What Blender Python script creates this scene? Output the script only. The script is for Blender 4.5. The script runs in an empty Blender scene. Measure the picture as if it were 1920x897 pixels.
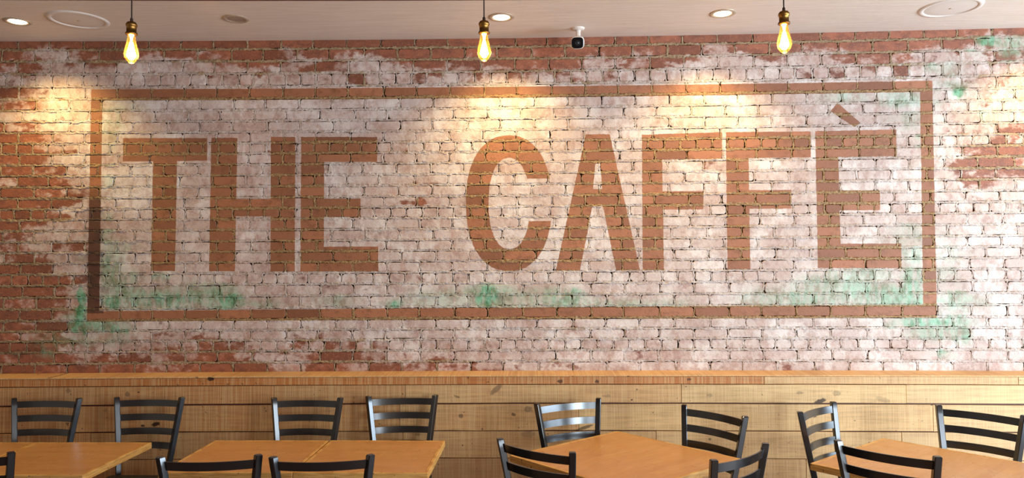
import bpy, math, random
import numpy as np
from mathutils import Matrix, Vector

random.seed(7)
RNG = np.random.default_rng(11)

# ------------------------------------------------------------------ camera
W, H = 1920, 897
PITCH, YAW, ROLL, F = 0.0298366, 0.0254438, 0.0062725, 1404.474
CAMZ = 1.68
WALL_Y = 4.6


def rot(p, y, r):
    cy, sy = math.cos(y), math.sin(y)
    cp, sp = math.cos(p), math.sin(p)
    cr, sr = math.cos(r), math.sin(r)
    Rz = np.array([[cy, -sy, 0], [sy, cy, 0], [0, 0, 1]])
    Rx = np.array([[1, 0, 0], [0, cp, -sp], [0, sp, cp]])
    Ry = np.array([[cr, 0, sr], [0, 1, 0], [-sr, 0, cr]])
    return Rz @ Rx @ Ry


R = rot(PITCH, YAW, ROLL)
scene = bpy.context.scene
C = scene.collection
cam_data = bpy.data.cameras.new('camera')
cam_data.sensor_width = 36.0
cam_data.lens = F / 1920 * 36.0
cam_data.clip_start = 0.05
cam = bpy.data.objects.new('camera', cam_data)
C.objects.link(cam)
M3 = Matrix([[R[i][0], R[i][2], -R[i][1]] for i in range(3)])
cam.matrix_world = Matrix.Translation((0, 0, CAMZ)) @ M3.to_4x4()
scene.camera = cam

# ------------------------------------------------------------------ world and daylight
world = bpy.data.worlds.new('sky')
scene.world = world
world.use_nodes = True
bgn = world.node_tree.nodes['Background']
bgn.inputs[0].default_value = (0.75, 0.86, 1.0, 1)
bgn.inputs[1].default_value = 1.2


def area_lamp(name, loc, direction, sx, sy, power, color, spread=180):
    ld = bpy.data.lights.new(name, 'AREA')
    ld.shape = 'RECTANGLE'
    ld.size, ld.size_y = sx, sy
    ld.energy = power
    ld.color = color
    ld.spread = math.radians(spread)
    o = bpy.data.objects.new(name, ld)
    C.objects.link(o)
    o.location = loc
    o.rotation_euler = Vector(direction).to_track_quat('-Z', 'Z').to_euler()
    return o


# daylight entering through the two shop windows of the right-hand wall and the glazed door
area_lamp('daylight_right', (4.86, 2.55, 1.45), (-1, 0.10, -.1), 2.3, 2.1, 155, (0.66, 0.83, 1.0))
area_lamp('daylight_front_right', (4.86, -1.15, 1.6), (-1, 0.0, 0), 3.3, 2.1, 255, (0.76, 0.88, 1.0))
area_lamp('daylight_door', (3.75, -3.5, 1.25), (0, 1, 0), 1.2, 2.0, 75, (0.76, 0.88, 1.0))
area_lamp('wall_pool_beam', (4.84, -1.6, 1.9), (-2.5, 6.2, -0.80), 0.9, 1.9, 12, (0.70, 0.90, 1.0), 60)  # narrow beam added to shape the bright pool low on the brick wall

scene.view_settings.view_transform = 'Standard'
scene.view_settings.look = 'None'
scene.view_settings.exposure = 0.32
scene.view_settings.gamma = 1.0
scene.view_settings.use_curve_mapping = False
scene.cycles.max_bounces = 6
scene.cycles.diffuse_bounces = 4
scene.cycles.glossy_bounces = 3
scene.cycles.use_denoising = True
scene.cycles.sample_clamp_indirect = 4.0


# ------------------------------------------------------------------ pixel to place helpers (build time only)
def ray(px, py):
    d = np.array([(px - W / 2) / F, 1.0, -(py - H / 2) / F])
    return R @ d


def on_y(px, py, Y=WALL_Y):
    d = ray(px, py)
    t = Y / d[1]
    return d[0] * t, d[2] * t            # x, z relative to the eye


def on_z(px, py, zr):
    d = ray(px, py)
    t = zr / d[2]
    return d[0] * t, d[1] * t


def to_px(x, y, zr):
    v = np.stack([x, y, zr], -1) @ R     # into the camera frame
    return W / 2 + F * v[..., 0] / v[..., 1], H / 2 - F * v[..., 2] / v[..., 1]


BOW = 0.0016                             # the old building's courses sag a little


def flat(x, zr):
    return x, zr / (1 + BOW * x * x)


def bowed(x, zf):
    return CAMZ + zf * (1 + BOW * x * x)


def wp(px, py):
    return flat(*on_y(px, py))


# ------------------------------------------------------------------ mesh helpers
def link_mesh(name, verts, faces, mat, parent=None, smooth=False):
    me = bpy.data.meshes.new(name)
    me.from_pydata([tuple(v) for v in verts], [], faces)
    if mat:
        me.materials.append(mat)
    if smooth:
        me.polygons.foreach_set('use_smooth', [True] * len(me.polygons))
    me.update()
    o = bpy.data.objects.new(name, me)
    C.objects.link(o)
    if parent is not None:
        o.parent = parent
    return o


class MB:
    def __init__(s):
        s.v, s.f = [], []

    def add(s, vs, fs):
        b = len(s.v)
        s.v += [tuple(v) for v in vs]
        s.f += [tuple(i + b for i in f) for f in fs]

    def box(s, x0, x1, y0, y1, z0, z1, bev=0.0):
        if bev <= 0:
            vs = [(x, y, z) for x in (x0, x1) for y in (y0, y1) for z in (z0, z1)]
            s.add(vs, [(0, 1, 3, 2), (4, 6, 7, 5), (0, 4, 5, 1), (2, 3, 7, 6), (0, 2, 6, 4), (1, 5, 7, 3)])
            return
        rings = []
        for (z, b) in ((z0, bev), (z0 + bev, 0), (z1 - bev, 0), (z1, bev)):
            c = bev
            rings.append([(x0 + b + c, y0 + b, z), (x1 - b - c, y0 + b, z), (x1 - b, y0 + b + c, z), (x1 - b, y1 - b - c, z),
                          (x1 - b - c, y1 - b, z), (x0 + b + c, y1 - b, z), (x0 + b, y1 - b - c, z), (x0 + b, y0 + b + c, z)])
        vs = [p for r in rings for p in r]
        fs = [tuple(range(7, -1, -1)), tuple(range(24, 32))]
        for k in range(3):
            for i in range(8):
                j = (i + 1) % 8
                fs.append((k * 8 + i, k * 8 + j, k * 8 + 8 + j, k * 8 + 8 + i))
        s.add(vs, fs)

    def loft(s, rings, cap=True):
        n = len(rings[0])
        vs = [p for r in rings for p in r]
        fs = []
        for k in range(len(rings) - 1):
            for i in range(n):
                j = (i + 1) % n
                fs.append((k * n + i, k * n + j, (k + 1) * n + j, (k + 1) * n + i))
        if cap:
            fs.append(tuple(range(n - 1, -1, -1)))
            fs.append(tuple(range((len(rings) - 1) * n, len(rings) * n)))
        s.add(vs, fs)

    def lathe(s, prof, n=32, cx=0, cy=0, cap=False):
        rings = []
        for r, z in prof:
            rings.append([(cx + r * math.cos(2 * math.pi * i / n), cy + r * math.sin(2 * math.pi * i / n), z) for i in range(n)])
        s.loft(rings, cap)

    def build(s, name, mat, parent=None, smooth=False):
        crisp = smooth == 'crisp'
        o = link_mesh(name, s.v, s.f, mat, parent, smooth)
        import bmesh
        bm = bmesh.new()
        bm.from_mesh(o.data)
        bmesh.ops.recalc_face_normals(bm, faces=bm.faces)
        bm.to_mesh(o.data)
        bm.free()
        if crisp: o.data.set_sharp_from_angle(angle=0.6)
        return o


def empty(name, loc=(0, 0, 0), rz=0.0):
    o = bpy.data.objects.new(name, None)
    o.empty_display_size = 0.1
    C.objects.link(o)
    o.location = loc
    o.rotation_euler = (0, 0, rz)
    return o


def tag(o, label=None, cat=None, group=None, kind=None):
    if label: o['label'] = label
    if cat: o['category'] = cat
    if group: o['group'] = group
    if kind: o['kind'] = kind
    return o


# ------------------------------------------------------------------ node helpers
class NT:
    def __init__(s, name, rough=0.6, metal=0.0, spec=0.5):
        s.m = bpy.data.materials.new(name)
        s.m.use_nodes = True
        s.t = s.m.node_tree
        s.b = s.t.nodes['Principled BSDF']
        s.b.inputs['Roughness'].default_value = rough
        s.b.inputs['Metallic'].default_value = metal
        s.b.inputs['Specular IOR Level'].default_value = spec

    def put(s, inp, v):
        if isinstance(v, bpy.types.NodeSocket):
            s.t.links.new(v, inp)
        else:
            inp.default_value = v

    def math(s, op, a, b=None, c=None, clamp=False):
        n = s.t.nodes.new('ShaderNodeMath')
        n.operation = op
        n.use_clamp = clamp
        s.put(n.inputs[0], a)
        if b is not None: s.put(n.inputs[1], b)
        if c is not None: s.put(n.inputs[2], c)
        return n.outputs[0]

    def vmath(s, op, a, b=None, out=0):
        n = s.t.nodes.new('ShaderNodeVectorMath')
        n.operation = op
        s.put(n.inputs[0], a)
        if b is not None: s.put(n.inputs[1], b)
        return n.outputs[1] if op in ('DOT_PRODUCT', 'LENGTH', 'DISTANCE') else n.outputs[0]

    def comb(s, x, y, z):
        n = s.t.nodes.new('ShaderNodeCombineXYZ')
        s.put(n.inputs[0], x); s.put(n.inputs[1], y); s.put(n.inputs[2], z)
        return n.outputs[0]

    def sep(s, v):
        n = s.t.nodes.new('ShaderNodeSeparateXYZ')
        s.put(n.inputs[0], v)
        return n.outputs

    def noise(s, vec, scale, detail=3, rough=0.55, col=False):
        n = s.t.nodes.new('ShaderNodeTexNoise')
        s.put(n.inputs['Vector'], vec)
        n.inputs['Scale'].default_value = scale
        n.inputs['Detail'].default_value = detail
        n.inputs['Roughness'].default_value = rough
        return n.outputs['Color'] if col else n.outputs['Fac']

    def ramp(s, v, a, b, lo=0.0, hi=1.0, smooth=True):
        n = s.t.nodes.new('ShaderNodeMapRange')
        n.interpolation_type = 'SMOOTHSTEP' if smooth else 'LINEAR'
        s.put(n.inputs[0], v)
        n.inputs[1].default_value = a; n.inputs[2].default_value = b
        n.inputs[3].default_value = lo; n.inputs[4].default_value = hi
        return n.outputs[0]

    def mix(s, f, a, b, mode='MIX'):
        n = s.t.nodes.new('ShaderNodeMix')
        n.data_type = 'RGBA'
        n.blend_type = mode
        s.put(n.inputs['Factor'], f)
        s.put(n.inputs['A'], a if isinstance(a, bpy.types.NodeSocket) else (*a, 1))
        s.put(n.inputs['B'], b if isinstance(b, bpy.types.NodeSocket) else (*b, 1))
        return n.outputs['Result']

    def pos(s):
        return s.t.nodes.new('ShaderNodeNewGeometry').outputs['Position']

    def obj(s):
        return s.t.nodes.new('ShaderNodeTexCoord').outputs['Object']

    def attr(s, name):
        n = s.t.nodes.new('ShaderNodeAttribute')
        n.attribute_name = name
        return n

    def scale(s, vec, sc):
        return s.vmath('MULTIPLY', vec, sc)

    def color(s, c):
        s.put(s.b.inputs['Base Color'], c if isinstance(c, bpy.types.NodeSocket) else (*c, 1))
        return s

    def bump(s, h, strength=0.3, dist=0.002):
        n = s.t.nodes.new('ShaderNodeBump')
        n.inputs['Strength'].default_value = strength
        n.inputs['Distance'].default_value = dist
        s.put(n.inputs['Height'], h)
        s.t.links.new(n.outputs[0], s.b.inputs['Normal'])
        return s


def srgb(r, g, b):
    f = lambda c: (c / 255 / 12.92) if c <= 10 else ((c / 255 + 0.055) / 1.055) ** 2.4
    return (f(r), f(g), f(b))


# ------------------------------------------------------------------ the painted sign: convex pieces in wall coordinates
def planes(pts):
    P = [wp(*p) for p in pts]
    cx = sum(p[0] for p in P) / len(P); cz = sum(p[1] for p in P) / len(P)
    out = []
    for i in range(len(P)):
        (x0, z0), (x1, z1) = P[i], P[(i + 1) % len(P)]
        nx, nz = z1 - z0, -(x1 - x0)
        L = math.hypot(nx, nz); nx /= L; nz /= L
        c = -(nx * x0 + nz * z0)
        if nx * cx + nz * cz + c > 0:
            nx, nz, c = -nx, -nz, -c
        out.append((nx, c, nz))
    return out


LETTERS = [
    [(230.5, 259), (388.5, 259), (388.5, 301.5), (230.5, 303)], [(287, 300), (332, 300), (328, 508.7), (283, 508.7)],                          # T
    [(396, 258.7), (445, 258.7), (440.5, 509), (392, 509)], [(440, 373.6), (512, 373.2), (512, 406), (440, 406)],
    [(508, 257), (554, 257), (552.5, 509.5), (507, 509.5)],                                                                                      # H
    [(564.6, 257), (608, 257), (607, 509.5), (563, 509.5)], [(600, 257), (707, 257), (707.5, 303.8), (600, 303.8)],
    [(600, 373), (676, 372.8), (676, 407.4), (600, 407)], [(600, 463), (709, 462.5), (709.5, 509.5), (600, 509.5)],                              # E
    [(1203.6, 253), (1241, 251.5), (1245, 507), (1205, 507)], [(1236, 251.6), (1354, 248), (1354, 298), (1236, 299.5)],
    [(1238, 359), (1319, 358.5), (1319, 393), (1238, 393.5)],                                                                                    # F
    [(1361, 248), (1403, 247.6), (1407, 505.6), (1364, 505.6)], [(1398, 247.7), (1520, 246.5), (1520, 295), (1398, 297)],
    [(1398, 356.8), (1483.6, 356.4), (1483.6, 391.5), (1398, 392)],                                                                              # F
    [(1528.5, 246), (1571, 245.5), (1577, 503), (1533.6, 503)], [(1566, 245.5), (1680.5, 243), (1681, 293), (1566, 295)],
    [(1568, 357.2), (1650, 357), (1650, 394), (1568, 395)], [(1572, 457.3), (1690, 457), (1690, 503), (1572, 503)],                              # E grave
    [(1570, 193), (1557, 209), (1601, 238), (1614, 231)],
]
A_OUT = [(1098.5, 252), (1143.5, 252), (1200, 507.3), (1042, 508)]
A_IN = [[(1110.5, 387), (1130.5, 387), (1156, 511), (1087, 511)], [(1116.5, 307), (1125, 307), (1129, 355), (1112, 355)]]
FR_OUT = [(171, 167), (560, 165.8), (1748, 150.2), (1756.8, 598.5), (900, 600), (163, 605.5)]
FR_IN = [(192, 188.5), (1725, 172.5), (1731, 571.5), (900, 577.5), (186, 584)]


def sign_distance(n, vec, sx, sz):
    def poly(pts):
        d = None
        for pl in planes(pts):
            e = n.vmath('DOT_PRODUCT', vec, pl)
            d = e if d is None else n.math('MAXIMUM', d, e)
        return d
    d = n.math('MAXIMUM', poly(FR_OUT), n.math('MULTIPLY', poly(FR_IN), -1.0))
    for q in LETTERS:
        d = n.math('MINIMUM', d, poly(q))
    a = poly(A_OUT)
    for q in A_IN:
        a = n.math('MAXIMUM', a, n.math('MULTIPLY', poly(q), -1.0))
    d = n.math('MINIMUM', d, a)
    # the C
    x0, zc = wp(873.5, 381.5); x1, _ = wp(1034.5, 381.5); _, zt = wp(954, 254); _, zb = wp(954, 508.7)
    xi0, _ = wp(916, 381.5); xi1, _ = wp(993.5, 381.5); _, zit = wp(954, 296.5); _, zib = wp(954, 467.5)
    _, g0 = wp(1010, 335); _, g1 = wp(1010, 415)

    def ell(xa, xb, za, zb_, e):
        cx, cz, rx, rz = (xa + xb) / 2, (za + zb_) / 2, abs(xb - xa) / 2, abs(zb_ - za) / 2
        ux = n.math('POWER', n.math('ABSOLUTE', n.math('MULTIPLY', n.math('SUBTRACT', sx, cx), 1 / rx)), e)
        uz = n.math('POWER', n.math('ABSOLUTE', n.math('MULTIPLY', n.math('SUBTRACT', sz, cz), 1 / rz)), e)
        return n.math('MULTIPLY', n.math('SUBTRACT', n.math('ADD', ux, uz), 1.0), min(rx, rz) / e)
    c = n.math('MAXIMUM', ell(x0, x1, zt, zb, 2.25), n.math('MULTIPLY', ell(xi0, xi1, zit, zib, 2.2), -1.0))
    gz = n.math('MAXIMUM', n.math('SUBTRACT', sz, g0), n.math('SUBTRACT', g1, sz))
    gap = n.math('MAXIMUM', gz, n.math('SUBTRACT', (x0 + x1) / 2, sx))
    c = n.math('MAXIMUM', c, n.math('MULTIPLY', gap, -1.0))
    return n.math('MINIMUM', d, c)


SPLASH = [(153, 572, 10, 34, 1.0), (150, 612, 18, 12, .9), (215, 617, 34, 8, .7), (214, 566, 22, 12, .8), (330, 562, 50, 12, .75), (430, 560, 24, 16, .85), (912, 556, 22, 20, 1.0), (1060, 556, 36, 14, .7), (738, 572, 14, 7, .8), (1712, 545, 16, 34, .7), (1740, 603, 50, 7, .8), (1852, 77, 20, 8, .8), (1800, 172, 13, 10, .9), (205, 500, 14, 26, .6)]


def wall_material(name, mortar):
    n = NT(name, rough=0.6, spec=0.5)
    P = n.pos()
    px, py_, pz = n.sep(P)
    zr = n.math('SUBTRACT', pz, CAMZ)
    den = n.math('MULTIPLY_ADD', n.math('MULTIPLY', px, px), BOW, 1.0)
    zf = n.math('DIVIDE', zr, den)
    wob = n.noise(P, 38.0, 2, col=True)
    wx, wy, wz = n.sep(wob)
    k = 0.0075
    sx = n.math('ADD', px, n.math('MULTIPLY_ADD', wx, k, -k / 2))
    sz = n.math('ADD', zf, n.math('MULTIPLY_ADD', wz, k, -k / 2))
    vec = n.comb(sx, 1.0, sz)
    d = sign_distance(n, vec, sx, sz)
    sign = n.ramp(d, 0.0012, -0.0012)
    at = n.attr('paint')
    cov, green, dark = n.sep(at.outputs['Color'])
    rnd = n.attr('tint').outputs['Fac']
    big = n.noise(P, 5.5, 5, 0.62)
    mid = n.noise(n.scale(P, (1, 1, 1.5)), 17.0, 5, 0.65)
    fine = n.noise(P, 75.0, 4, 0.6)
    # bare stone colours
    if mortar:
        bare = n.mix(n.ramp(mid, 0.35, 0.65), srgb(128, 102, 70), srgb(168, 140, 104))
        bare = n.mix(n.ramp(fine, 0.45, 0.68, 0, 0.5), bare, srgb(196, 172, 138))
        letter = n.mix(n.ramp(fine, 0.35, 0.65), srgb(136, 102, 60), srgb(176, 140, 92))
        white_gain = 1.05
    else:
        bare = n.mix(rnd, srgb(126, 72, 48), srgb(172, 102, 72))
        bare = n.mix(n.ramp(mid, 0.42, 0.66, 0, 0.75), bare, srgb(112, 66, 50))
        bare = n.mix(n.ramp(fine, 0.5, 0.75, 0, 0.5), bare, srgb(190, 130, 98))
        letter = n.mix(rnd, srgb(132, 82, 54), srgb(168, 108, 74))
        letter = n.mix(n.ramp(mid, 0.48, 0.7, 0, 0.7), letter, srgb(122, 74, 44))
        white_gain = 1.0
    # whitewash
    nz = n.math('ADD', n.math('MULTIPLY', big, 0.5), n.math('MULTIPLY', mid, 0.5))
    nn = n.ramp(nz, 0.32, 0.68, 0.0, 1.0, smooth=False)
    m = n.math('SUBTRACT', n.math('MULTIPLY', cov, 1.30), nn)
    if not mortar:
        m = n.math('ADD', m, n.math('MULTIPLY', n.math('SUBTRACT', rnd, 0.5), n.math('MULTIPLY_ADD', cov, -0.7, 0.75)))
    wash = n.ramp(m, -0.12, 0.22)
    thin = n.noise(n.scale(P, (1, 1, 0.8)), 24.0, 5, 0.7)
    opaq = n.math('ADD', n.ramp(thin, 0.33, 0.60, 0.52, 1.0), n.math('MULTIPLY_ADD', cov, 0.5, -0.35), clamp=True)
    w1 = n.mix(n.ramp(big, 0.4, 0.62), srgb(196, 174, 162), srgb(220, 206, 196))
    w1 = n.mix(n.ramp(fine, 0.5, 0.75, 0, 0.35), w1, srgb(240, 230, 222))
    w1 = n.mix(n.math('MULTIPLY', n.ramp(rnd, 0.0, 0.65, 0.5, 0.0), 1.0), w1, srgb(184, 150, 134))
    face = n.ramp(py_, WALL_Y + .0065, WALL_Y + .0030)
    bare = n.mix(face, srgb(84, 58, 40), bare)  # darkness painted into the unwashed recesses so the cracks stand out
    wash = n.math('MULTIPLY', wash, face)
    green = n.math('MULTIPLY', green, face)
    sign = n.math('MULTIPLY', sign, face)
    col = n.mix(n.math('MULTIPLY', wash, opaq), bare, w1)
    # thin green coat brushed over, denser in streaks
    gs = n.ramp(n.noise(n.scale(P, (2.4, 1, 0.7)), 16.0, 4, 0.6), 0.28, 0.62, 0.35, 1.15)
    gcol = n.mix(n.ramp(thin, 0.35, 0.65), srgb(72, 122, 76), srgb(130, 184, 150))
    fx = n.math('ADD', sx, n.math('MULTIPLY_ADD', n.sep(n.noise(P, 12.0, 3, col=True))[0], .12, -.06))
    fz = n.math('ADD', sz, n.math('MULTIPLY_ADD', n.sep(n.noise(P, 13.0, 3, col=True))[1], .12, -.06))
    for (bx, by, rx, ry, g_) in SPLASH:
        x0_, z0_ = wp(bx, by)
        k_ = WALL_Y / F
        u_ = n.math('MULTIPLY', n.math('SUBTRACT', fx, x0_), 1 / (rx * k_))
        v_ = n.math('MULTIPLY', n.math('SUBTRACT', fz, z0_), 1 / (ry * k_))
        e_ = n.math('ADD', n.math('MULTIPLY', u_, u_), n.math('MULTIPLY', v_, v_))
        green = n.math('MAXIMUM', green, n.math('MULTIPLY', n.ramp(e_, 1.6, 0.3, 0, g_), face))
    col = n.mix(n.math('MULTIPLY', green, gs, clamp=True), col, gcol)
    # the lower part of the left bar was painted darker
    bar = None
    for pl in planes([(158, 373), (200, 373), (194, 588), (152, 588)]):
        e = n.vmath('DOT_PRODUCT', vec, pl)
        bar = e if bar is None else n.math('MAXIMUM', bar, e)
    letter = n.mix(n.ramp(bar, .004, -.004, 0, .8), letter, srgb(74, 44, 32))
    col = n.mix(sign, col, letter)
    # pits and old grime with shapes of their own
    pit = n.ramp(n.noise(P, 120.0, 2, 0.5), 0.66, 0.74, 0.0, 0.5)
    col = n.mix(pit, col, srgb(92, 62, 44))
    col = n.mix(n.math('MULTIPLY', dark, n.ramp(mid, 0.3, 0.6, 0.55, 1.0)), col, srgb(62, 36, 24))
    if mortar:
        crumb = n.ramp(n.noise(P, 140.0, 3, 0.7), 0.36, 0.62)
        col = n.mix(n.math('MULTIPLY', n.math('SUBTRACT', 1.0, crumb), 0.55), col, n.mix(0.5, col, srgb(120, 90, 64)))
    n.color(col)
    hgt = n.math('ADD', n.math('MULTIPLY', fine, 0.6), n.math('MULTIPLY', mid, 1.0))
    n.bump(hgt, 1.0 if mortar else 0.75, 0.008 if mortar else 0.004)
    return n.m


MAT_BRICK = wall_material('painted_brick', False)
MAT_MORTAR = wall_material('lime_mortar', True)

# ------------------------------------------------------------------ coverage of the old whitewash, read course by course
COLS = np.arange(30) * 64 + 32
COV = """
0 0 0 0 0 0 0 0 0 0 0 0 0 0 0 0 0 0 0 0 0 0 0 0 0 0 0 0 0 0
2 6 3 0 0 5 1 2 5 3 5 1 0 0 0 0 0 1 3 3 4 4 0 2 3 0 0 0 5 6
2 5 6 4 6 5 2 2 5 2 7 5 5 5 2 0 0 5 4 2 5 7 6 5 6 2 2 8 4 4
4 8 8 7 7 6 5 7 6 5 4 5 4 5 6 5 4 4 6 5 7 7 6 6 5 3 5 7 6 4
3 8 8 7 7 7 7 7 7 7 7 7 7 7 7 7 7 7 7 7 7 7 7 7 7 7 7 7 3 5
2 5 8 8 8 8 7 7 8 8 8 8 8 7 8 8 7 7 8 8 8 8 8 8 7 8 8 7 5 4
5 7 8 8 8 6 6 7 7 8 8 8 7 8 8 8 8 8 8 8 8 8 8 8 8 7 8 8 6 5
2 6 7 8 7 7 7 7 8 8 7 8 8 8 8 8 8 8 8 8 8 8 8 8 8 8 8 7 7 6
1 3 7 8 8 7 7 8 7 8 8 8 8 8 8 8 8 8 8 8 8 8 8 8 8 8 8 7 4 4
1 3 7 8 8 8 8 7 6 8 8 6 6 7 7 8 8 8 8 8 8 8 8 8 8 8 8 7 5 4
1 4 6 7 7 7 7 7 6 7 7 7 8 8 8 8 8 8 8 8 8 8 8 8 8 8 8 8 3 1
2 2 6 8 8 7 7 7 6 7 7 7 7 8 8 8 8 8 8 8 8 8 8 8 8 8 8 7 4 4
3 1 5 7 8 7 6 6 6 7 7 7 7 8 8 8 8 8 8 8 8 8 8 8 8 8 8 8 3 4
1 2 4 7 7 7 6 6 6 7 7 7 7 8 8 8 8 8 8 8 8 8 8 8 8 8 8 8 6 5
1 2 7 8 7 7 6 6 7 7 7 7 6 8 8 8 8 8 8 8 8 8 8 8 8 8 8 8 6 6
2 1 6 7 7 7 6 6 6 7 7 7 6 7 8 8 8 8 8 8 8 8 8 8 8 8 8 7 5 6
1 5 4 7 8 7 7 7 7 7 7 7 7 8 8 8 8 8 8 8 8 8 8 8 8 8 8 8 7 6
3 4 4 8 7 7 7 7 7 7 7 7 7 7 8 8 8 8 8 8 8 8 8 8 8 9 9 8 8 7
3 4 4 8 8 8 7 7 7 7 7 7 7 8 8 8 8 8 8 8 8 8 8 8 8 9 9 9 8 7
4 5 5 7 8 8 7 7 7 7 7 8 8 8 8 8 8 8 8 8 8 8 8 8 8 9 9 9 8 8
1 5 4 8 8 8 8 7 7 7 7 7 7 8 8 8 8 8 8 8 8 8 8 8 8 9 9 9 9 8
0 1 4 7 8 7 7 7 6 6 6 6 6 7 7 7 7 8 8 8 8 8 8 8 8 8 9 9 8 8
2 3 6 7 7 7 7 6 6 5 7 6 7 7 7 8 8 8 7 7 8 8 8 8 8 9 9 9 9 8
1 2 3 7 7 7 7 6 7 7 8 8 7 8 8 8 8 8 8 8 8 9 8 8 8 9 9 9 8 8
1 1 5 7 7 7 7 7 7 7 7 7 7 7 7 7 7 8 8 8 8 9 8 8 8 9 9 9 9 8
2 3 4 7 6 6 6 6 6 6 6 8 7 6 8 8 7 8 8 8 7 8 8 8 8 8 9 9 8 8
1 1 5 5 5 4 5 6 6 4 6 7 6 6 7 7 7 7 8 7 8 8 8 8 8 9 9 9 8 7
0 2 4 5 3 3 4 4 4 4 4 5 6 5 6 6 6 7 8 8 8 8 7 8 8 9 9 9 8 6
0 1 3 5 4 3 2 5 6 3 4 5 6 5 6 6 6 6 6 5 8 8 7 8 8 9 8 8 7 6
0 0 1 2 2 1 1 1 2 2 2 3 3 3 4 5 5 6 6 6 6 6 5 5 6 7 7 7 7 6
"""
COV = np.array([[float(c) for c in l.split()] for l in COV.strip().splitlines()]) / 9.0
YL = [84.6, 106, 129.5, 152.5, 177, 197, 217, 237.7, 258, 278.7, 298, 320, 340, 362, 382.6, 402, 422, 443, 464, 483, 503.6, 524, 546, 569, 591, 612.6, 630.5, 651, 671.5]
YR = [61.5, 83.5, 107, 132, 155.5, 181, 203, 224.5, 246, 266.5, 287, 307, 328, 349, 370, 391, 412, 434, 454, 475, 496, 517, 539, 560.5, 583, 605, 624, 645, 666]
ZC = [(wp(240, a)[1] + wp(1680, b)[1]) / 2 for a, b in zip(YL, YR)]
ZC.append(ZC[-1] - 0.069)
ZC = np.array(ZC)
ZB = np.concatenate([[1.3835], (ZC[:-1] + ZC[1:]) / 2, [ZC[-1] - 0.0345]])     # course boundaries, top to bottom
NR = len(ZC)

# px, py, rx, ry, strength
GREEN = [(215, 545, 26, 30, .55), (245, 560, 60, 20, .6), (330, 560, 60, 20, .65), (375, 545, 40, 16, .4), (420, 560, 34, 24, .7), (420, 548, 10, 22, .6), (500, 569, 24, 9, .45), (640, 565, 22, 12, .35),
         (738, 570, 16, 9, .75), (850, 560, 90, 18, .3), (912, 556, 22, 22, .95), (965, 563, 60, 16, .45), (1055, 560, 42, 18, .6), (1150, 570, 90, 8, .35), (1240, 572, 50, 6, .3),
         (1430, 560, 40, 15, .4), (1500, 560, 50, 14, .6), (1570, 545, 80, 30, .5), (1650, 555, 80, 22, .6), (1712, 520, 20, 60, .5), (1712, 565, 18, 14, .7), (1560, 518, 14, 12, .5), (1620, 515, 50, 12, .45),
         (1705, 440, 26, 24, .35), (1680, 465, 30, 10, .2), (215, 475, 20, 24, .4), (206, 500, 18, 34, .5), (240, 520, 20, 16, .4), (302, 520, 16, 10, .55), (204, 445, 12, 40, .5), (205, 330, 9, 50, .3), (206, 230, 18, 44, .35), (235, 200, 40, 10, .2),
         (152, 577, 11, 32, 1.0), (148, 610, 18, 14, .9), (200, 612, 46, 12, .6), (210, 630, 40, 16, .3), (130, 640, 60, 12, .3), (88, 662, 10, 14, .5), (100, 640, 30, 14, .2),
         (1792, 560, 22, 24, .5), (1775, 490, 22, 50, .25), (1790, 585, 26, 12, .6), (1725, 604, 46, 9, .7), (1790, 602, 20, 12, .7), (1762, 625, 60, 12, .5), (1800, 628, 20, 16, .7), (1764, 664, 7, 8, .7), (1672, 610, 14, 8, .4), (1830, 570, 30, 16, .2),
         (1853, 77, 22, 9, .65), (1900, 79, 20, 10, .7), (1820, 103, 12, 10, .7), (1890, 103, 20, 12, .6), (1800, 173, 13, 12, .7), (1746, 127, 14, 9, .5), (1782, 130, 22, 16, .25), (1590, 182, 40, 9, .4), (1690, 186, 40, 16, .5), (1660, 182, 16, 12, .4), (1706, 215, 16, 26, .3), (1722, 265, 6, 22, .4), (1845, 215, 10, 12, .4), (1755, 180, 8, 22, .25)]
DARK = [(1041, 100, 7, 5, .9), (160, 110, 12, 10, .35), (178, 478, 14, 105, .75), (184, 360, 10, 15, .2), (1733, 307, 5, 4, .9), (178, 398, 14, 22, .6), (542, 278, 3, 7, .8), (193, 88, 18, 9, .45), (22, 455, 40, 12, .15), (120, 500, 70, 10, .15), (40, 665, 40, 12, .35),
        (1170, 290, 6, 5, .5), (1642, 330, 5, 12, .45), (742, 458, 6, 7, .6), (1633, 192, 7, 7, .4), (352, 379, 6, 7, .5), (754, 634, 5, 5, .6), (1800, 622, 5, 8, .6), (505, 60, 1, 1, 0)]
BARE = [(792, 379, 14, 9, .8), (1862, 305, 60, 12, .8), (1850, 345, 30, 9, .5), (735, 379, 8, 10, .5), (1320, 310, 10, 9, .5), (1080, 615, 16, 8, .5), (1168, 622, 16, 6, .4), (1150, 542, 20, 6, .4), (1010, 470, 8, 6, .3),
        (790, 345, 30, 8, .4), (60, 195, 26, 12, .5), (118, 193, 12, 10, .6), (760, 286, 6, 8, .5), (800, 277, 5, 9, .5), (716, 310, 20, 8, .4)]


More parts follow.
